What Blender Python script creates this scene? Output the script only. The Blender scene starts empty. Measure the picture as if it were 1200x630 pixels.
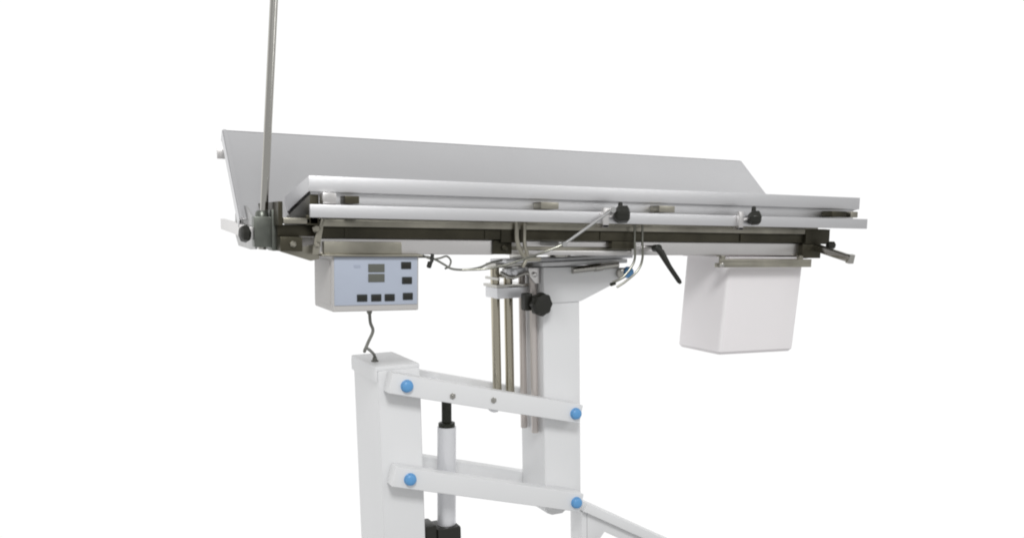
import bpy, bmesh, math, random
from mathutils import Vector, Matrix
random.seed(4)
S = bpy.context.scene
COL = S.collection
R = math.radians

# ------------------------------------------------------------------ materials
def mat(name, color, rough=0.5, metal=0.0, noise=0.0, nscale=60.0, stretch=(1, 1, 1), bump=0.0, coat=0.0,
        spec=0.5, cvar=0.0, cscale=6.0, trans=0.0, ior=1.45, sss=0.0):
    m = bpy.data.materials.new(name); m.use_nodes = True
    nt = m.node_tree; b = nt.nodes['Principled BSDF']
    b.inputs['Base Color'].default_value = (*color, 1)
    b.inputs['Roughness'].default_value = rough
    b.inputs['Metallic'].default_value = metal
    b.inputs['Specular IOR Level'].default_value = spec
    b.inputs['Coat Weight'].default_value = coat
    b.inputs['IOR'].default_value = ior
    b.inputs['Transmission Weight'].default_value = trans
    if sss:
        b.inputs['Subsurface Weight'].default_value = sss
        b.inputs['Subsurface Radius'].default_value = (.02, .018, .018)
        b.inputs['Subsurface Scale'].default_value = 1.0
    tc = nt.nodes.new('ShaderNodeTexCoord')
    mp = nt.nodes.new('ShaderNodeMapping'); mp.inputs['Scale'].default_value = stretch
    nt.links.new(tc.outputs['Object'], mp.inputs['Vector'])
    if noise or bump:
        n = nt.nodes.new('ShaderNodeTexNoise'); n.inputs['Scale'].default_value = nscale
        n.inputs['Detail'].default_value = 6
        nt.links.new(mp.outputs['Vector'], n.inputs['Vector'])
        if noise:
            r = nt.nodes.new('ShaderNodeMapRange')
            r.inputs['To Min'].default_value = max(0, rough - noise)
            r.inputs['To Max'].default_value = min(1, rough + noise)
            nt.links.new(n.outputs['Fac'], r.inputs['Value'])
            nt.links.new(r.outputs['Result'], b.inputs['Roughness'])
        if bump:
            bp = nt.nodes.new('ShaderNodeBump'); bp.inputs['Strength'].default_value = bump
            bp.inputs['Distance'].default_value = 0.001
            nt.links.new(n.outputs['Fac'], bp.inputs['Height'])
            nt.links.new(bp.outputs['Normal'], b.inputs['Normal'])
    if cvar:
        n2 = nt.nodes.new('ShaderNodeTexNoise'); n2.inputs['Scale'].default_value = cscale
        n2.inputs['Detail'].default_value = 5
        nt.links.new(tc.outputs['Object'], n2.inputs['Vector'])
        cr = nt.nodes.new('ShaderNodeValToRGB')
        cr.color_ramp.elements[0].position = .3; cr.color_ramp.elements[1].position = .7
        cr.color_ramp.elements[0].color = (*[c * (1 - cvar) for c in color], 1)
        cr.color_ramp.elements[1].color = (*[min(1, c * (1 + cvar)) for c in color], 1)
        nt.links.new(n2.outputs['Fac'], cr.inputs['Fac'])
        nt.links.new(cr.outputs['Color'], b.inputs['Base Color'])
    return m

M = dict(
    sheet=mat('satin_steel_sheet', (.71, .71, .72), .42, 1, .07, 40, (2, 60, 60), .16, cvar=.035, cscale=2.2),
    steel=mat('brushed_steel', (.70, .685, .675), .30, 1, .08, 50, (2, 70, 70), .12, cvar=.05),
    tube=mat('polished_steel_tube', (.47, .46, .43), .16, 1, .06, 30, (40, 40, 2), .05),
    dull=mat('dull_steel_reflections', (.33, .315, .265), .34, 1, .14, 30, (3, 50, 50), .15, cvar=.42, cscale=7),  # brown tone and blotches paint in the reflections under the top
    olive=mat('dark_steel_and_shade', (.060, .055, .038), .34, .7, .14, 40, (3, 40, 40), .2, cvar=.4, cscale=8),  # near-black tone also paints the shade and dark reflections under the top
    white=mat('white_powder_coat', (.80, .805, .81), .42, 0, .06, 260, (1, 1, 1), .12, cvar=.012, cscale=5),
    alu=mat('silver_anodised_tube', (.80, .805, .825), .34, .4, .05, 60, (40, 40, 2), .05),
    black=mat('black_plastic', (.018, .018, .014), .38, 0, .08, 120, bump=.1),
    rubber=mat('black_rod', (.022, .024, .016), .3, .2, .05, 80),
    blue=mat('blue_plastic_cap', (.13, .36, .68), .35, 0, .05, 90),
    box=mat('warm_grey_enamel', (.53, .515, .50), .45, 0, .06, 200, bump=.08, cvar=.02),
    face=mat('pale_blue_membrane', (.44, .485, .575), .35, 0, .04, 100, cvar=.02, cscale=20),
    faceline=mat('faded_panel_print', (.39, .43, .52), .4),
    lcd=mat('olive_display', (.125, .13, .112), .2, 0, .03, 100),
    key=mat('black_membrane_key', (.022, .026, .024), .4, cvar=.1, cscale=60),
    keyprint=mat('grey_key_print', (.10, .11, .11), .5),
    bucket=mat('milky_white_plastic', (.985, .968, .973), .5, 0, .05, 60, cvar=.008),
    steel2=mat('grey_cast_steel', (.46, .46, .455), .4, .9, .08, 60, bump=.1, cvar=.06, cscale=20),
    clamp=mat('dark_grey_casting', (.16, .17, .15), .38, .8, .1, 60, bump=.1, cvar=.15, cscale=30),
    post=mat('bronzed_guide_steel', (.50, .465, .375), .2, 1, .06, 30, (40, 40, 2), .05),
    cable=mat('grey_cable', (.20, .20, .18), .45, 0, .05, 80),
    wire=mat('steel_cable', (.23, .23, .20), .34, 1, .1, 80),
    rail2=mat('pinkish_guide_post', (.62, .575, .545), .34, .55, .06, 40, (40, 40, 2), .06),
)

nt_ = M['bucket'].node_tree; tl = nt_.nodes.new('ShaderNodeBsdfTranslucent'); tl.inputs['Color'].default_value = (.985, .955, .965, 1)
mx_ = nt_.nodes.new('ShaderNodeMixShader'); mx_.inputs['Fac'].default_value = .22
nt_.links.new(nt_.nodes['Principled BSDF'].outputs[0], mx_.inputs[1]); nt_.links.new(tl.outputs[0], mx_.inputs[2])
nt_.links.new(mx_.outputs[0], nt_.nodes['Material Output'].inputs['Surface'])

# ------------------------------------------------------------------ table frame: the top assembly is tipped 2.2 degrees
TILT = R(2.2)
ORG = Vector((0.409, 1.828, 1.202))
TOP = Matrix.Translation(ORG) @ Matrix.Rotation(TILT, 4, 'Y')
W = Matrix.Identity(4)
ROOT = Vector((0.86, 2.10, 0.0))

# ------------------------------------------------------------------ mesh helpers
def _merge(bm, tmp, T):
    tmp.transform(T)
    me = bpy.data.meshes.new('tmp'); tmp.to_mesh(me); tmp.free()
    bm.from_mesh(me); bpy.data.meshes.remove(me)

def box(bm, x0, x1, y0, y1, z0, z1, T=W, bev=.0015, seg=2):
    t = bmesh.new(); bmesh.ops.create_cube(t, size=1)
    t.transform(Matrix.Translation(((x0 + x1) / 2, (y0 + y1) / 2, (z0 + z1) / 2)) @
                Matrix.Diagonal((abs(x1 - x0), abs(y1 - y0), abs(z1 - z0), 1)))
    if bev: bmesh.ops.bevel(t, geom=list(t.edges), offset=bev, segments=seg, profile=.6, affect='EDGES')
    _merge(bm, t, T)

def prism(bm, poly, axis, a, b, T=W, bev=.0):
    """poly = 2D points in the other two axes (x<y<z order)"""
    t = bmesh.new()
    def v(p, c):
        return {'x': (c, p[0], p[1]), 'y': (p[0], c, p[1]), 'z': (p[0], p[1], c)}[axis]
    va = [t.verts.new(v(p, a)) for p in poly]; vb = [t.verts.new(v(p, b)) for p in poly]
    t.faces.new(va); t.faces.new(vb[::-1])
    n = len(poly)
    for i in range(n): t.faces.new((va[i], vb[i], vb[(i + 1) % n], va[(i + 1) % n]))
    bmesh.ops.recalc_face_normals(t, faces=list(t.faces))
    if bev: bmesh.ops.bevel(t, geom=list(t.edges), offset=bev, segments=2, profile=.6, affect='EDGES')
    _merge(bm, t, T)

def tube(bm, pts, r, T=W, n=16, taper=None, flat=1.0):
    pts = [Vector(p) for p in pts]; t = bmesh.new(); rings = []
    up = Vector((0, 0, 1)); prev = None
    for i, p in enumerate(pts):
        d = (pts[min(i + 1, len(pts) - 1)] - pts[max(i - 1, 0)]).normalized()
        if prev is None:
            s = d.cross(up) if abs(d.dot(up)) < .95 else d.cross(Vector((0, 1, 0)))
        else:
            s = prev - d * prev.dot(d)
        s.normalize(); prev = s; u = s.cross(d)
        rr = r if taper is None else taper[i]
        rings.append([t.verts.new(p + (s * math.cos(a) + u * math.sin(a) * flat) * rr)
                      for a in [2 * math.pi * k / n for k in range(n)]])
    for a, b in zip(rings, rings[1:]):
        for k in range(n): t.faces.new((a[k], a[(k + 1) % n], b[(k + 1) % n], b[k]))
    t.faces.new(rings[0][::-1]); t.faces.new(rings[-1])
    bmesh.ops.recalc_face_normals(t, faces=list(t.faces))
    _merge(bm, t, T)

def lathe(bm, base, direction, prof, T=W, n=24, lobes=0, amp=0):
    """prof = [(distance along, radius)]"""
    d = Vector(direction).normalized(); s = d.orthogonal().normalized(); u = d.cross(s)
    t = bmesh.new(); rings = []
    for h, r in prof:
        ring = []
        for k in range(n):
            a = 2 * math.pi * k / n; q = r * (1 + amp * math.cos(lobes * a)) if lobes else r
            ring.append(t.verts.new(Vector(base) + d * h + (s * math.cos(a) + u * math.sin(a)) * q))
        rings.append(ring)
    for a, b in zip(rings, rings[1:]):
        for k in range(n): t.faces.new((a[k], a[(k + 1) % n], b[(k + 1) % n], b[k]))
    t.faces.new(rings[0][::-1]); t.faces.new(rings[-1])
    bmesh.ops.recalc_face_normals(t, faces=list(t.faces))
    _merge(bm, t, T)

def smooth_path(ctrl, n=12):
    P = [Vector(p) for p in ctrl]; P = [P[0] * 2 - P[1]] + P + [P[-1] * 2 - P[-2]]
    out = []
    for i in range(1, len(P) - 2):
        for k in range(n):
            t = k / n
            a, b, c, d = P[i - 1:i + 3]
            out.append(.5 * ((2 * b) + (c - a) * t + (2 * a - 5 * b + 4 * c - d) * t * t + (3 * b - a - 3 * c + d) * t ** 3))
    out.append(P[-2]); return out

def rootpos(p):
    while p.parent: p = p.parent
    return Vector(p.location)

def obj(name, bm, material, parent=None, angle=35, origin=None):
    off = rootpos(parent) if parent else Vector(origin or (0, 0, 0))
    bm.transform(Matrix.Translation(-off))
    me = bpy.data.meshes.new(name); bm.to_mesh(me); bm.free()
    me.materials.append(material)
    for p in me.polygons: p.use_smooth = True
    me.set_sharp_from_angle(angle=R(angle))
    o = bpy.data.objects.new(name, me); COL.objects.link(o)
    if parent: o.parent = parent
    else: o.location = off
    return o

def thing(name, label, cat, loc):
    o = bpy.data.objects.new(name, None); COL.objects.link(o); o.location = loc
    o.empty_display_size = .1
    o['label'] = label; o['category'] = cat
    return o

def B(): return bmesh.new()

table = thing('operating_table',
              'stainless steel veterinary operating table with tilted two-panel top on a white parallelogram lift frame',
              'operating table', ROOT)

# ================================================================== TABLE TOP
def tray_panel(name, x0, x1, hinge, edge, lip, th=.004, end_lip=.03, flip=1):
    """sheet panel between two (y,z) lines with folded-down rims"""
    bm = B()
    hy, hz = hinge; ey, ez = edge
    d = Vector((ey - hy, ez - hz)).normalized(); nrm = Vector((-d.y, d.x))
    if nrm.y < 0: nrm = -nrm
    def q(p, k): return (p[0] - nrm.x * k, p[1] - nrm.y * k)
    prism(bm, [hinge, edge, q(edge, th), q(hinge, th)], 'x', x0, x1, TOP, .0008)
    return bm, q, nrm, d

# front panel (nearly level, slopes down to the centre trough)
H1, E1 = (.25, -.036), (0.004, 0.0)
bm, q, nrm, d = tray_panel('front_panel', .002, 1.493, H1, E1, .03)
box(bm, 0, 1.495, 0, .0045, -.031, .0005, TOP, .0012)                       # front rim
box(bm, .003, 1.492, .0045, .015, -.031, -.0285, TOP, .0006)                 # folded return
box(bm, .006, 1.489, .015, .018, -.062, -.0285, TOP, .0006)                  # inner web
for xa in (0, 1.4925):
    prism(bm, [(.0045, .000), (.25, -.036), (.25, -.073), (.0045, -.031)], 'x', xa, xa + .0025, TOP, .0006)
box(bm, .006, 1.489, .246, .249, -.072, -.038, TOP, .0006)
front_panel = obj('front_panel', bm, M['sheet'], table)

# rear panel, raised about 45 degrees
H2, E2 = (.205, -.086), (.447, .122)
bm, q, nrm, d = tray_panel('rear_panel', -.105, 1.448, H2, E2, .03)
for xa in (-.107,):
    u_ = lambda p, k: (p[0] + nrm.x * k, p[1] + nrm.y * k)
    prism(bm, [u_(H2, .004), u_(E2, .004), E2, H2], 'x', xa + .0021, xa + .0095, TOP, .001)
for xa in (-.107, 1.448):
    prism(bm, [H2, E2, q(E2, .026), q(H2, .026)], 'x', xa, xa + .002, TOP, .0005)
e3 = (E2[0] + .0015, E2[1] + .0015)
prism(bm, [e3, (e3[0] + .003, e3[1] - .003), (e3[0] + .003 + nrm.x * -.028, e3[1] - .003 - nrm.y * .028),
           (e3[0] - nrm.x * .028, e3[1] - nrm.y * .028)], 'x', -.107, 1.45, TOP, .0006)
rear_panel = obj('rear_panel', bm, M['sheet'], table)
rear_panel['label'] = 'rear half of the top, raised to about 45 degrees'

# side rails, spacers, and blocks that paint smeared reflections
bm = B(); box(bm, -.006, 1.492, -.034, -.025, -.083, -.057, TOP, .0012)
front_rail = obj('side_rail', bm, M['sheet'], table)
for xa, w in ((.067, .030), (.512, .045), (.828, .045), (1.375, .050), (1.440, .026)):  # beyond the first, these blocks stand in for smeared brown reflections
    bm = B()
    box(bm, xa, xa + w, -.024, .0148, -.0535, -.038, TOP, .002)
    for k in (.3, .7): lathe(bm, (xa + w * k, -.0245, -.066), (0, 1, 0), [(0, .005), (.038, .005)], TOP, 12)
    obj('spacer_reflection_block', bm, M['olive'] if xa in (.067, 1.375) else M['dull'], table)
bm = B(); box(bm, .022, .050, -.024, .006, -.055, -.033, TOP, .003)
obj('spacer_reflection_block', bm, M['steel'], table)
bm = B()
box(bm, -.115, 1.445, .482, .491, .058, .084, TOP, .0012)
rear_rail = obj('side_rail', bm, M['steel'], table)
for xa in (-.02, .65, 1.33):
    bm = B(); prism(bm, [(.462, .094), (.482, .078), (.482, .066), (.450, .078)], 'x', xa, xa + .04, TOP, .001)
    obj('spacer_reflection_block', bm, M['dull'], table)

# ================================================================== UNDER FRAME
bm = B(); box(bm, .030, 1.412, .028, .060, -.1005, -.0855, TOP, .0015)
box(bm, .030, 1.412, .20, .23, -.1005, -.0855, TOP, .0015)
box(bm, .032, 1.410, .0605, .0625, -.1575, -.066, TOP, .0006)  # dark back sheet, added so the open gap looks shaded
obj('support_rail', bm, M['dull'], table)
bm = B(); box(bm, .034, 1.408, .034, .056, -.1235, -.1015, TOP, .001)  # dark strip that paints the shadow gap above the frame tube
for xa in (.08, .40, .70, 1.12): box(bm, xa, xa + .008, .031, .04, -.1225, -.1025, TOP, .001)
obj('shadow_gap_strip', bm, M['olive'], table)
# lower frame tube with its two bays
bm = B()
box(bm, .026, .430, .046, .078, -.158, -.1245, TOP, .003, 3)
box(bm, .800, 1.392, .046, .078, -.158, -.1245, TOP, .003, 3)
box(bm, .026, 1.392, .300, .332, -.158, -.1245, TOP, .003, 3)
obj('frame_tube', bm, M['steel'], table)
bm = B()
box(bm, .470, .800, .050, .074, -.139, -.1255, TOP, .002)
box(bm, .470, .800, .050, .074, -.1585, -.1475, TOP, .002)
obj('centre_slide', bm, M['steel'], table)
bm = B(); box(bm, .470, .800, .058, .066, -.1475, -.139, TOP, .001)
obj('slide_slot', bm, M['dull'], table)
bm = B()
box(bm, .425, .472, .040, .31, -.157, -.1255, TOP, .002)
box(bm, .440, .495, .030, .060, -.130, -.092, TOP, .002)
lathe(bm, (.452, .040, -.142), (0, -1, 0), [(0, .008), (.006, .008), (.008, .005)], TOP, 6)
obj('tilt_block', bm, M['olive'], table)
bm = B()
box(bm, .735, .800, .035, .31, -.143, -.1245, TOP, .002)
obj('tilt_block', bm, M['olive'], table)
# end members; the left one includes dark fill painted as shade
bm = B()
box(bm, 1.335, 1.42, .026, .30, -.126, -.086, TOP, .002)
box(bm, 1.330, 1.395, .030, .30, -.164, -.126, TOP, .002)
prism(bm, [(1.395, -.126), (1.44, -.098), (1.455, -.086), (1.395, -.086)], 'y', .06, .075, TOP, .001)
obj('end_block', bm, M['olive'], table)
bm = B()
box(bm, -.055, .03, .045, .32, -.122, -.098, TOP, .002)
box(bm, -.055, -.01, .020, .32, -.152, -.122, TOP, .002)
box(bm, -.060, -.051, .01, .26, -.100, -.052, TOP, .001)
box(bm, -.004, .022, .012, .245, -.098, -.078, TOP, .002)  # dark fill, added as painted shade under the panel end
prism(bm, [(.012, -.036), (.245, -.078), (.245, -.096), (.012, -.096)], 'x', .004, .022, TOP, .001)  # dark wedge, painted shade below the panel flange
obj('end_block', bm, M['olive'], table)
bm = B()
box(bm, -.05, .005, .012, .045, -.096, -.084, TOP, .002)
prism(bm, [(-.05, -.153), (.03, -.135), (.03, -.168), (.012, -.172)], 'y', .045, .056, TOP, .001)
prism(bm, [(.015, -.125), (.03, -.085), (.036, -.085), (.024, -.158), (.010, -.158)], 'y', .022, .03, TOP, .0006)
lathe(bm, (.018, .022, -.105), (0, -1, 0), [(0, .009), (.006, .009), (.008, .006)], TOP, 6)
lathe(bm, (.020, .022, -.138), (0, -1, 0), [(0, .007), (.005, .007), (.007, .004)], TOP, 6)
lathe(bm, (-.03, .020, -.137), (0, -1, 0), [(0, .007), (.006, .007), (.008, .004)], TOP, 6)
obj('end_bracket', bm, M['dull'], table)
# left end cross bar with its plate and knob
bm = B()
T1 = TOP @ Matrix.Translation((-.1, .30, -.108)) @ Matrix.Rotation(R(2.4), 4, 'X')
box(bm, -.006, .006, -.22, .22, -.013, .013, T1, .0015)
obj('cross_bar', bm, M['steel'], table)
bm = B()
prism(bm, [(.10, -.150), (.16, -.152), (.33, -.148), (.37, -.125), (.37, -.075), (.33, -.058), (.22, -.058), (.10, -.09)], 'x', -.092, -.087, TOP, .0008)
lathe(bm, (-.094, .27, -.092), (-1, 0, 0), [(0, .008), (.006, .008), (.008, .005)], TOP, 6)
obj('end_plate', bm, M['steel2'], table)
# right end handle bar
bm = B()
T2 = TOP @ Matrix.Translation((1.375, .05, -.130)) @ Matrix.Rotation(R(12), 4, 'X')
box(bm, -.006, .006, -.145, .06, -.010, .010, T2, .002)
box(bm, -.009, .009, -.155, -.143, -.012, .012, T2, .002)
obj('cross_bar', bm, M['tube'], table)
bm = B()
lathe(bm, (1.383, -.005, -.128), (1, -.2, 0), [(0, .008), (.006, .010), (.018, .010), (.021, .007)], TOP, 16, 6, .08)
obj('clamp_knob', bm, M['black'], table)

# bucket slide rails
bm = B()
box(bm, 1.040, 1.345, .010, .030, -.187, -.176, TOP, .001)
box(bm, 1.040, 1.345, .010, .013, -.176, -.166, TOP, .0006)
for xa in (1.06, 1.32): box(bm, xa, xa + .012, .028, .0395, -.186, -.158, TOP, .001)
for xa in (1.06, 1.32): box(bm, xa, xa + .012, .030, .05, -.161, -.1575, TOP, .0005)
obj('bucket_slide', bm, M['dull'], table)
bm = B()
box(bm, 1.13, 1.345, .244, .260, -.187, -.176, TOP, .001)
for xa in (1.14, 1.32):
    box(bm, xa, xa + .012, .252, .262, -.186, -.158, TOP, .001)
    box(bm, xa, xa + .012, .252, .305, -.161, -.1575, TOP, .0005)
obj('bucket_slide', bm, M['dull'], table)
bm = B(); lathe(bm, (1.046, .010, -.181), (0, -1, 0), [(0, .006), (.005, .006), (.006, .004)], TOP, 12)
obj('slide_stop', bm, M['tube'], table)

# clamps on the front rail
def rail_clamp(x, big, label):
    bm = B()
    w = .014 * big
    box(bm, x, x + w, -.043, -.034, -.092, -.048, TOP, .001)
    box(bm, x, x + w, -.043, -.020, -.092, -.0855, TOP, .001)
    tube(bm, [(x + w, -.0385, -.067), (x + .040, -.0385, -.062)], .004, TOP, 12)
    c = obj('rail_clamp', bm, M['steel'], table); c['label'] = label
    bm = B()
    lathe(bm, (x + .032, -.0385, -.0625), (1, -.35, .05),
          [(0, .008), (.004, .013 * big), (.010, .017 * big), (.026 * big, .017 * big), (.030 * big, .012 * big)], TOP, 30, 6, .07)
    lathe(bm, (x + .048, -.0385, -.047), (0, 0, 1), [(0, .006), (.012, .005), (.014, .003)], TOP, 12)
    obj('clamp_knob', bm, M['black'], c)
rail_clamp(.662, 1.15, 'clamp on the front side rail, above the black round knob of the frame')
rail_clamp(1.052, 1.0, 'clamp on the front side rail, above the white pail')
bm = B()
tube(bm, smooth_path([(.352, .05, -.192), (.40, .035, -.190), (.44, .015, -.181), (.48, -.005, -.166), (.52, -.03, -.149), (.560, -.046, -.131)], 8), .0026, TOP, 10)
obj('cable', bm, M['wire'], table)
bm = B()
tube(bm, [(.684, -.046, -.052), (.560, -.046, -.131)], .0032, TOP, 12)
lathe(bm, (.684, -.052, -.052), (0, 1, 0), [(0, .007), (.012, .007)], TOP, 12)
lathe(bm, (.560, -.051, -.131), (0, 1, 0), [(0, .006), (.010, .006)], TOP, 12)
box(bm, .550, .572, -.041, .05, -.136, -.126, TOP, .001)
obj('link_rod', bm, M['steel2'], table)

# hook strap near the middle and the twin loops further right
bm = B()
P = smooth_path([(.474, .020, -.083), (.474, .018, -.12), (.482, .018, -.145), (.50, .02, -.165), (.54, .03, -.167)], 8)
tube(bm, P, .0055, TOP, 12, flat=.6)
tube(bm, smooth_path([(.493, .020, -.085), (.493, .018, -.13), (.50, .018, -.16), (.49, .02, -.185)], 8), .0045, TOP, 12)
obj('strap_hook', bm, M['dull'], table)
for dx, dz, ex in ((0, 0, 0), (.022, -.004, .012)):
    bm = B()
    P = smooth_path([(.785 + dx, .014, -.084), (.785 + dx, .012, -.125), (.787 + dx, .012, -.165),
                     (.775 + dx, .013, -.19 + dz), (.754 + ex, .016, -.212 + dz * 2), (.732 + ex, .02, -.222 + dz * 3)], 10)
    tube(bm, P, .0028, TOP, 10)
    obj('loop_hose', bm, M['wire'], table)
bm = B(); lathe(bm, (.738, .018, -.224), (-1, .1, -.3), [(0, .004), (.012, .0045), (.014, .003)], TOP, 12)
obj('hose_tip', bm, M['rubber'], table)

# black locking lever
bm = B()
tube(bm, [(.840, -.002, -.139), (.850, -.006, -.149), (.872, -.012, -.184), (.898, -.018, -.219), (.902, -.019, -.224)],
     .008, TOP, 16, taper=[.007, .0085, .0062, .0058, .0035])
lathe(bm, (.843, .012, -.140), (0, -1, 0), [(0, .009), (.018, .010), (.021, .007)], TOP, 20)
obj('locking_lever', bm, M['black'], table)
bm = B(); lathe(bm, (.843, .046, -.140), (0, -1, 0), [(0, .007), (.034, .007)], TOP, 16)
obj('lever_pivot', bm, M['steel'], table)

# ================================================================== CONTROL BOX
bm = B()
box(bm, .054, .245, .034, .198, -.279, -.1595, TOP, .004, 3)
box(bm, .0525, .0545, .05, .19, -.265, -.17, TOP, .0006)
cbox = obj('control_box', bm, M['box'], table)
cbox['label'] = 'grey control box with pale blue keypad face hung under the left end'
bm = B(); box(bm, .058, .2415, .0320, .0345, -.2655, -.1635, TOP, .0008)
face = obj('keypad', bm, M['face'], cbox)
bm = B()                                              # faint print on the left of the keypad
box(bm, .100, .114, .0312, .0322, -.186, -.180, TOP, 0)
obj('panel_print', bm, M['faceline'], cbox)
for z0 in (-.1955, -.2165):
    bm = B(); box(bm, .131, .167, .0305, .0335, z0, z0 + .0175, TOP, .0008)
    dsp = obj('display', bm, M['lcd'], cbox)
keys = [(.106, -.258), (.137, -.258), (.167, -.258), (.208, -.256), (.206, -.2215), (.204, -.189)]
for kx, kz in keys:
    bm = B(); box(bm, kx, kx + .023, .0302, .0332, kz, kz + .0155, TOP, .0015)
    k_ = obj('button', bm, M['key'], cbox)
    bm = B(); box(bm, kx + .0035, kx + .0195, .0297, .0305, kz + .0035, kz + .012, TOP, .0006)
    obj('key_pad', bm, M['black'], k_)
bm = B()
box(bm, .036, .205, .030, .045, -.157, -.131, TOP, .0015)  # dark strip added to stand in for the reflection on the frame tube
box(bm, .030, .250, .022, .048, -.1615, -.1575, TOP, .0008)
obj('frame_reflection_strip', bm, M['dull'], cbox)
# lead from the box down to the column
bm = B()
cx0 = Vector((.150, .09, -.279))
p0 = TOP @ cx0
ctrl = [p0, p0 + Vector((.001, 0, -.03)), p0 + Vector((.007, .003, -.05)), p0 + Vector((-.004, .006, -.075)),
        p0 + Vector((-.012, .01, -.095)), p0 + Vector((-.016, .04, -.12)), Vector((.60, 2.075, .79)), Vector((.603, 2.08, .772))]
ctrl[5] = Vector((.572, 2.02, .822)) * .5 + ctrl[4] * .5
tube(bm, smooth_path(ctrl, 12), .0036, W, 12)
lathe(bm, tuple(p0 + Vector((0, 0, .002))), (0, 0, -1), [(0, .007), (.010, .006), (.014, .004)], W, 14)
obj('power_lead', bm, M['cable'], cbox)


# loose cables under the frame
bm = B()
tube(bm, smooth_path([(.25, .07, -.164), (.275, .055, -.164), (.292, .052, -.170), (.310, .05, -.180), (.330, .05, -.190),
                      (.365, .05, -.192), (.40, .055, -.187), (.43, .07, -.178), (.47, .09, -.172)], 8), .0026, TOP, 10)
obj('cable', bm, M['cable'], table)
bm = B()
tube(bm, smooth_path([(.262, .06, -.160), (.28, .05, -.168), (.30, .05, -.166), (.318, .055, -.162), (.330, .06, -.172), (.326, .06, -.185), (.316, .06, -.19)], 8), .0022, TOP, 10)
obj('cable', bm, M['cable'], table)
bm = B()
tube(bm, [(.281, .046, -.158), (.279, .044, -.172), (.273, .043, -.180)], .004, TOP, 12)
lathe(bm, (.275, .043, -.174), (-.3, 0, -1), [(0, .0055), (.012, .0055), (.014, .003)], TOP, 14)
obj('toggle', bm, M['black'], table)

# ================================================================== LIFT FRAME (stands upright)
# base column
bm = B(); box(bm, .585, .690, 2.0, 2.212, .06, .762, W, .006, 3)
base_col = obj('base_column', bm, M['white'], table)
bm = B(); prism(bm, [(.580, 2.0005), (.6895, 2.0005), (.6895, 2.213), (.580, 2.213)], 'z', .7605, .772, W, .0035)
box(bm, .580, .5845, 2.0, 2.214, .735, .764, W, .0015)
obj('column_cap', bm, M['white'], base_col)
bm = B(); lathe(bm, (.603, 2.08, .7715), (0, 0, 1), [(0, .009), (.004, .009), (.0045, .0065), (.010, .0055), (.012, .004)], W, 14)
obj('cable_gland', bm, M['cable'], base_col)
# moving column and bracket that carries the top
bm = B(); box(bm, 1.020, 1.126, 2.0, 2.137, .354, .984, W, .005, 3)
prism(bm, [(1.030, .343), (1.045, .336), (1.075, .336), (1.10, .3535), (1.028, .3535)], 'y', 2.01, 2.13, W, .002)
sup = obj('support_column', bm, M['white'], table)
bm = B()
G = [(1.021, .895), (1.1275, .895), (1.283, .957), (1.283, .972), (1.255, .975), (1.021, .985)]
prism(bm, G, 'y', 1.9955, 1.9995, W, .0008)
prism(bm, G, 'y', 2.1375, 2.1415, W, .0008)
prism(bm, [(1.1275, .897), (1.1275, .903), (1.281, .966), (1.281, .960)], 'y', 2.0, 2.137, W, .0005)
obj('gusset', bm, M['white'], sup)
bm = B(); box(bm, 1.02, 1.27, 2.0, 2.137, .9865, .997, W, .002)
obj('head_plate', bm, M['white'], sup)
bm = B()
box(bm, .93, 1.30, 2.02, 2.12, .9975, 1.006, W, .002)
obj('pivot_plate', bm, M['alu'], sup)
bm = B()
tube(bm, [(1.10, 1.992, .975), (1.235, 1.992, .984)], .009, W, 16)
lathe(bm, (1.165, 1.992, .979), (1, 0, .06), [(0, .0105), (.022, .0105)], W, 16)
tube(bm, [(1.10, 2.06, 1.0065), (1.10, 2.06, 1.035)], .03, W, 20)
tube(bm, [(.95, 2.07, 1.028), (1.15, 2.07, 1.028)], .010, W, 16)
box(bm, .98, 1.02, 2.03, 2.11, 1.0065, 1.035, W, .002)
obj('tilt_pivot', bm, M['tube'], table)
bm = B(); lathe(bm, (1.245, 1.995, .962), (0, -1, 0), [(0, .014), (.010, .014), (.012, .010)], W, 20)
obj('pivot_bush', bm, M['tube'], sup)
def blue_cap(p, parent, r=.0135):
    bm = B(); lathe(bm, p, (0, -1, 0), [(0, r + .0015), (.003, r + .0015), (.004, r), (.011, r * .96), (.014, r * .7), (.015, r * .3)], W, 24)
    obj('bolt_cap', bm, M['blue'], parent)
blue_cap((1.263, 1.990, .963), sup, .0135)

# lever arms: two in front, two behind
PT = {0: ((.6165, .747), (1.0425, .636)), 1: ((.6165, .531), (1.0425, .411))}
PT = {0: ((.641, .7285), (1.087, .6135)), 1: ((.641, .5055), (1.087, .379))}
def arm(y0, y1, upper, caps):
    (xa, za), (xb, zb) = PT[0 if upper else 1]
    d = Vector((xb - xa, 0, zb - za)); L = d.length; ang = -math.atan2(zb - za, xb - xa)
    T = Matrix.Translation((xa, 0, za)) @ Matrix.Rotation(ang, 4, 'Y')
    bm = B(); box(bm, -.040, L + .018, y0, y1, -.024, .024, T, .003, 3)
    o = obj('link_arm', bm, M['white'], table)
    if caps:
        for x, z in ((xa, za), (xb, zb)): blue_cap((x, y0 + .001, z), o)
    else:
        for x, z in ((xa, za), (xb, zb)):
            bm = B(); lathe(bm, (x, y1 - .001, z), (0, 1, 0), [(0, .015), (.010, .014), (.013, .008)], W, 20)
            obj('pivot_nut', bm, M['alu'], o)
    return o, T, L
up, T, L = arm(1.957, 1.997, True, True)
up['label'] = 'front upper link arm'
for fx, fz in ((.118, -.006), (.226, .0)):
    bm = B(); lathe(bm, (fx, 1.958, fz), (0, -1, 0), [(0, .0075), (.004, .0075), (.005, .005)], T, 6)
    lathe(bm, (fx, 1.955, fz), (0, -1, 0), [(0, .003), (.004, .0025)], T, 10)
    obj('hex_bolt', bm, M['tube'], up)
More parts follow.
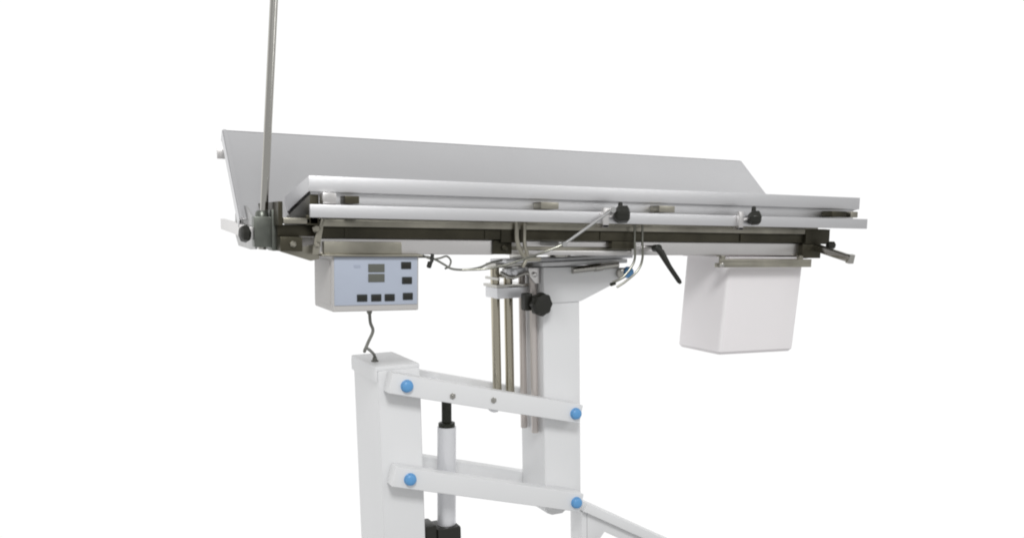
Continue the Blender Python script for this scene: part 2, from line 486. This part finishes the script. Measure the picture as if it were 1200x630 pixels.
bm = B(); lathe(bm, (.240, 1.975, -.025), (0, 0, -1), [(-.002, .012), (.003, .012), (.006, .006)], T, 16)
obj('grease_plug', bm, M['alu'], up)
lo, T, L = arm(1.957, 1.997, False, True); lo['label'] = 'front lower link arm'
a, T, L = arm(2.142, 2.182, True, False); a['label'] = 'rear upper link arm'
a, T, L = arm(2.142, 2.182, False, False); a['label'] = 'rear lower link arm'
# cross shaft joining the upper arms and carrying the actuator
bm = B()
tube(bm, [(.774, 1.99, .697), (.774, 2.145, .697)], .011, W, 16)
obj('cross_shaft', bm, M['alu'], table)
# actuator
bm = B(); tube(bm, [(.774, 2.05, .69), (.772, 2.05, .60)], .0125, W, 20)
lathe(bm, (.772, 2.05, .598), (0, 0, 1), [(0, .021), (.009, .021), (.011, .017)], W, 24)
rod = obj('actuator_rod', bm, M['rubber'], table)
bm = B(); tube(bm, [(.772, 2.05, .597), (.764, 2.05, .345)], .0235, W, 32)
obj('actuator_tube', bm, M['alu'], table)
bm = B()
box(bm, .728, .790, 2.015, 2.09, .27, .347, W, .005)
box(bm, .698, .728, 2.02, 2.085, .29, .358, W, .005)
tube(bm, [(.695, 2.05, .36), (.700, 2.05, .345)], .006, W, 10)
obj('actuator_motor', bm, M['black'], table)
bm = B(); box(bm, .690, .80, 2.03, 2.075, .235, .27, W, .003); obj('motor_bracket', bm, M['white'], table)

# guide posts in front of the moving column
def post(x, y, z0, z1, r, m):
    bm = B(); tube(bm, [(x, y, z0), (x, y, z1)], r, W, 24); return obj('guide_post', bm, m, table)
post(.9275, 2.085, .655, .992, .0115, M['post'])
post(.9640, 2.085, .655, .992, .0115, M['post'])
post(1.008, 2.030, .558, .984, .0090, M['rail2'])
post(1.008, 2.095, .558, .984, .0090, M['rail2'])
bm = B(); box(bm, .915, 1.0, 2.045, 2.120, .908, .936, W, .003)
obj('guide_block', bm, M['alu'], table)
bm = B()
box(bm, .912, 1.0, 2.040, 2.125, .9365, .944, W, .001)
for k in range(4): box(bm, .915 + k * .02, .921 + k * .02, 2.04, 2.12, .955 + .006 * (k % 2), .962 + .006 * (k % 2), W, .001)
box(bm, .915, 1.018, 2.05, 2.115, .985, .9965, W, .002)
tube(bm, smooth_path([(.92, 2.035, .975), (.95, 2.03, .962), (.985, 2.02, .972), (1.0, 2.015, .96)], 8), .005, W, 10)
obj('guide_head', bm, M['tube'], table)
bm = B()
box(bm, .935, .99, 2.03, 2.06, .966, .984, W, .004)
lathe(bm, (.955, 2.03, .975), (0, -1, 0), [(0, .009), (.008, .009), (.010, .006)], W, 6)
obj('guide_clamp', bm, M['alu'], table)
bm = B(); prism(bm, [(.985, .984), (1.016, .984), (1.016, .945), (1.004, .945), (.990, .962)], 'y', 2.008, 2.016, W, .001)
lathe(bm, (1.0, 2.008, .968), (0, -1, 0), [(0, .007), (.006, .007), (.008, .004)], W, 6)
obj('guide_plate', bm, M['steel'], table)
# round black locking knob
bm = B(); tube(bm, [(1.012, 1.998, .897), (1.000, 2.06, .897)], .007, W, 14)
tube(bm, [(.965, 2.0, .900), (.985, 2.0, .898)], .006, W, 14)
obj('knob_spindle', bm, M['dull'], table)
bm = B()
lathe(bm, (.999, 1.992, .8965), (.12, -1, -.02), [(0, .012), (.006, .024), (.012, .0285), (.026, .0285), (.032, .024), (.034, .012)], W, 40, 8, .05)
box(bm, .962, .986, 1.985, 2.01, .880, .924, W, .006)
obj('locking_knob', bm, M['black'], table)

# base frame (only its brace reaches into the picture)
bm = B()
box(bm, .50, 1.62, 2.03, 2.16, .035, .085, W, .006, 3)
box(bm, .50, .60, 1.80, 2.40, .030, .080, W, .006, 3)
box(bm, 1.52, 1.60, 1.84, 2.26, .020, .070, W, .006, 3)
obj('base_frame', bm, M['white'], table)
for fx, ys in ((.55, (1.84, 2.36)), (1.56, (1.87, 2.23))):
    for fy in ys:
        bm = B(); lathe(bm, (fx, fy, .032), (0, 0, -1), [(0, .012), (.012, .012), (.014, .026), (.032, .026)], W, 20)
        obj('foot', bm, M['rubber'], table)
bm = B()
T3 = Matrix.Translation((1.150, 2.0, .352)) @ Matrix.Rotation(R(29.6), 4, 'Y')
box(bm, -.008, .46, -.004, .095, -.024, 0, T3, .003)
prism(bm, [(1.152, .322), (1.152, .235), (1.182, .235), (1.205, .262), (1.535, .068), (1.535, .100)], 'y', 2.012, 2.018, W, .001)
prism(bm, [(1.152, .322), (1.152, .235), (1.182, .235), (1.205, .262), (1.535, .068), (1.535, .100)], 'y', 2.072, 2.078, W, .001)
box(bm, 1.135, 1.1515, 2.014, 2.076, .083, .328, W, .002)
obj('brace', bm, M['white'], table)

# ================================================================== POLE clamped to the left end
pole = thing('support_pole', 'tall thin steel pole clamped to the left end of the operating table', 'pole',
             TOP @ Vector((-.078, .085, -.15)))
b0 = TOP @ Vector((-.080, .085, -.150)); b1 = TOP @ Vector((-.048, .085, .346)); dirp = (b1 - b0)
bm = B(); tube(bm, [b0, b0 + dirp * 1.75], .0082, W, 24)
lathe(bm, tuple(b0 + dirp * 1.75), tuple(dirp), [(0, .0082), (.002, .0105), (.01, .0105), (.014, .005)], W, 20)
obj('pole_rod', bm, M['tube'], pole)
bm = B()
box(bm, -.098, -.058, .070, .102, -.145, -.082, TOP, .003)
box(bm, -.064, -.054, .060, .110, -.152, -.068, TOP, .002)
lathe(bm, (-.079, .086, -.082), (0, 0, 1), [(0, .014), (.008, .013), (.012, .010)], TOP, 20)
cl = obj('pole_clamp', bm, M['clamp'], pole)
bm = B()
tube(bm, [(-.098, .086, -.117), (-.108, .086, -.117)], .004, TOP, 12)
lathe(bm, (-.104, .086, -.118), (-1, -.25, 0), [(0, .008), (.004, .015), (.008, .0175), (.018, .015), (.021, .009)], TOP, 30, 6, .07)
obj('clamp_knob', bm, M['black'], cl)

# ================================================================== PAIL
def ring(z, x0, x1, y0, y1, r, n=6):
    pts = []
    for cx, cy, a0 in ((x1 - r, y1 - r, 0), (x0 + r, y1 - r, 90), (x0 + r, y0 + r, 180), (x1 - r, y0 + r, 270)):
        for k in range(n + 1):
            a = R(a0 + 90 * k / n); pts.append((cx + r * math.cos(a), cy + r * math.sin(a), z))
    return pts
def loft(bm, rings, T):
    t = bmesh.new(); vs = [[t.verts.new(p) for p in r] for r in rings]
    for a, b in zip(vs, vs[1:]):
        n = len(a)
        for k in range(n): t.faces.new((a[k], a[(k + 1) % n], b[(k + 1) % n], b[k]))
    n = len(vs[0])
    for k in range(n): t.faces.new((vs[-1][k], vs[-1][(k + 1) % n], vs[0][(k + 1) % n], vs[0][k]))
    bmesh.ops.recalc_face_normals(t, faces=list(t.faces)); _merge(bm, t, T)
bm = B()
zt, zb = -.1615, -.418
X0, X1, Y0, Y1 = 1.100, 1.352, .045, .235
x0, x1, y0, y1 = 1.080, 1.332, .048, .230
def lerp(f, i=0):
    return (X0 + (x0 - X0) * f + i, X1 + (x1 - X1) * f - i, Y0 + (y0 - Y0) * f + i, Y1 + (y1 - Y1) * f - i)
rs = []
for f in (0, .35, .7, .97): rs.append(ring(zt + (zb - zt) * f, *lerp(f), .010))
rs.append(ring(zb, *lerp(1, .006), .008))
rs.append(ring(zb, *lerp(1, .08), .002))
rs.append(ring(zb + .003, *lerp(1, .08), .002))
for f in (.97, .7, .35, 0): rs.append(ring(max(zt + (zb - zt) * f, zb + .003), *lerp(f, .0025), .008))
loft(bm, rs, TOP)
box(bm, x0 + .078, x1 - .078, y0 + .078, y1 - .078, zb, zb + .003, TOP, 0)
# rolled rim
for rr in ((X0 - .006, X1 + .006, Y0 - .006, Y0), (X0 - .006, X1 + .006, Y1, Y1 + .006), (X0 - .006, X0, Y0, Y1), (X1, X1 + .006, Y0, Y1)):
    box(bm, *rr, zt - .004, zt, TOP, .001)
wo = TOP @ Vector((1.216, .14, -.418))
pail = obj('pail', bm, M['bucket'], None, origin=wo)
pail['label'] = 'milky white square plastic pail hanging under the right end of the operating table'
pail['category'] = 'pail'

# ================================================================== WORLD, LIGHTS, CAMERA
w = bpy.data.worlds.new('World'); S.world = w; w.use_nodes = True
nt = w.node_tree; bg = nt.nodes['Background']
tc = nt.nodes.new('ShaderNodeTexCoord'); sp = nt.nodes.new('ShaderNodeSeparateXYZ')
nt.links.new(tc.outputs['Generated'], sp.inputs['Vector'])
# white studio backdrop ahead (+Y), dimmer room behind
mr = nt.nodes.new('ShaderNodeMapRange'); mr.interpolation_type = 'SMOOTHSTEP'
mr.inputs['From Min'].default_value = -.05; mr.inputs['From Max'].default_value = .34
mr.inputs['To Min'].default_value = .56; mr.inputs['To Max'].default_value = 1.02
nt.links.new(sp.outputs['Y'], mr.inputs['Value'])
dn = nt.nodes.new('ShaderNodeMapRange'); dn.interpolation_type = 'SMOOTHSTEP'
dn.inputs['From Min'].default_value = -.95; dn.inputs['From Max'].default_value = -.55
dn.inputs['To Min'].default_value = .35; dn.inputs['To Max'].default_value = 1.0
nt.links.new(sp.outputs['Z'], dn.inputs['Value'])
mu = nt.nodes.new('ShaderNodeMath'); mu.operation = 'MULTIPLY'
nt.links.new(mr.outputs['Result'], mu.inputs[0]); nt.links.new(dn.outputs['Result'], mu.inputs[1])
zn = nt.nodes.new('ShaderNodeMapRange'); zn.interpolation_type = 'SMOOTHSTEP'
zn.inputs['From Min'].default_value = .55; zn.inputs['From Max'].default_value = .9
zn.inputs['To Min'].default_value = 1.0; zn.inputs['To Max'].default_value = .74
nt.links.new(sp.outputs['Z'], zn.inputs['Value'])
mu2 = nt.nodes.new('ShaderNodeMath'); mu2.operation = 'MULTIPLY'
nt.links.new(mu.outputs['Value'], mu2.inputs[0]); nt.links.new(zn.outputs['Result'], mu2.inputs[1])
nt.links.new(mu2.outputs['Value'], bg.inputs['Strength'])
bg.inputs['Color'].default_value = (1, 1, 1, 1)

def area(loc, target, size, energy, col=(1, 1, 1)):
    l = bpy.data.lights.new('softbox', 'AREA'); l.shape = 'RECTANGLE'; l.size = size[0]; l.size_y = size[1]
    l.energy = energy; l.color = col
    o = bpy.data.objects.new('softbox', l); COL.objects.link(o); o.location = loc
    o.rotation_euler = (Vector(target) - Vector(loc)).to_track_quat('-Z', 'Y').to_euler()
    return o
area((-.1, -.72, 3.1), (.9, 2.1, .7), (.9, .8), 58)
area((2.7, -.4, 2.3), (1.0, 2.1, .8), (1.0, 1.2), 9)

cam_d = bpy.data.cameras.new('camera'); cam = bpy.data.objects.new('camera', cam_d); COL.objects.link(cam)
psi, pit, roll = R(25.0), R(8.13), .018
r0 = Vector((math.cos(psi), -math.sin(psi), 0)); f0 = Vector((math.sin(psi), math.cos(psi), 0)); uz = Vector((0, 0, 1))
fw = f0 * math.cos(pit) - uz * math.sin(pit); u0 = uz * math.cos(pit) + f0 * math.sin(pit)
Rv = r0 * math.cos(roll) - u0 * math.sin(roll); Uv = u0 * math.cos(roll) + r0 * math.sin(roll)
mt = Matrix((Rv, Uv, -fw)).transposed().to_4x4(); mt.translation = (0, 0, 1.12)
cam.matrix_world = mt
cam_d.sensor_width = 36; cam_d.lens = 1050 / 1200 * 36
cam_d.shift_y = 85 / 1200
cam_d.clip_start = .05; cam_d.clip_end = 100
S.camera = cam
S.view_settings.view_transform = 'Standard'; S.view_settings.look = 'None'
S.view_settings.exposure = 0; S.view_settings.gamma = 1
S.render.resolution_x = 1024; S.render.resolution_y = 537
S.cycles.max_bounces = 14
S.cycles.diffuse_bounces = 8
S.cycles.transmission_bounces = 14
S.cycles.filter_width = 2.0
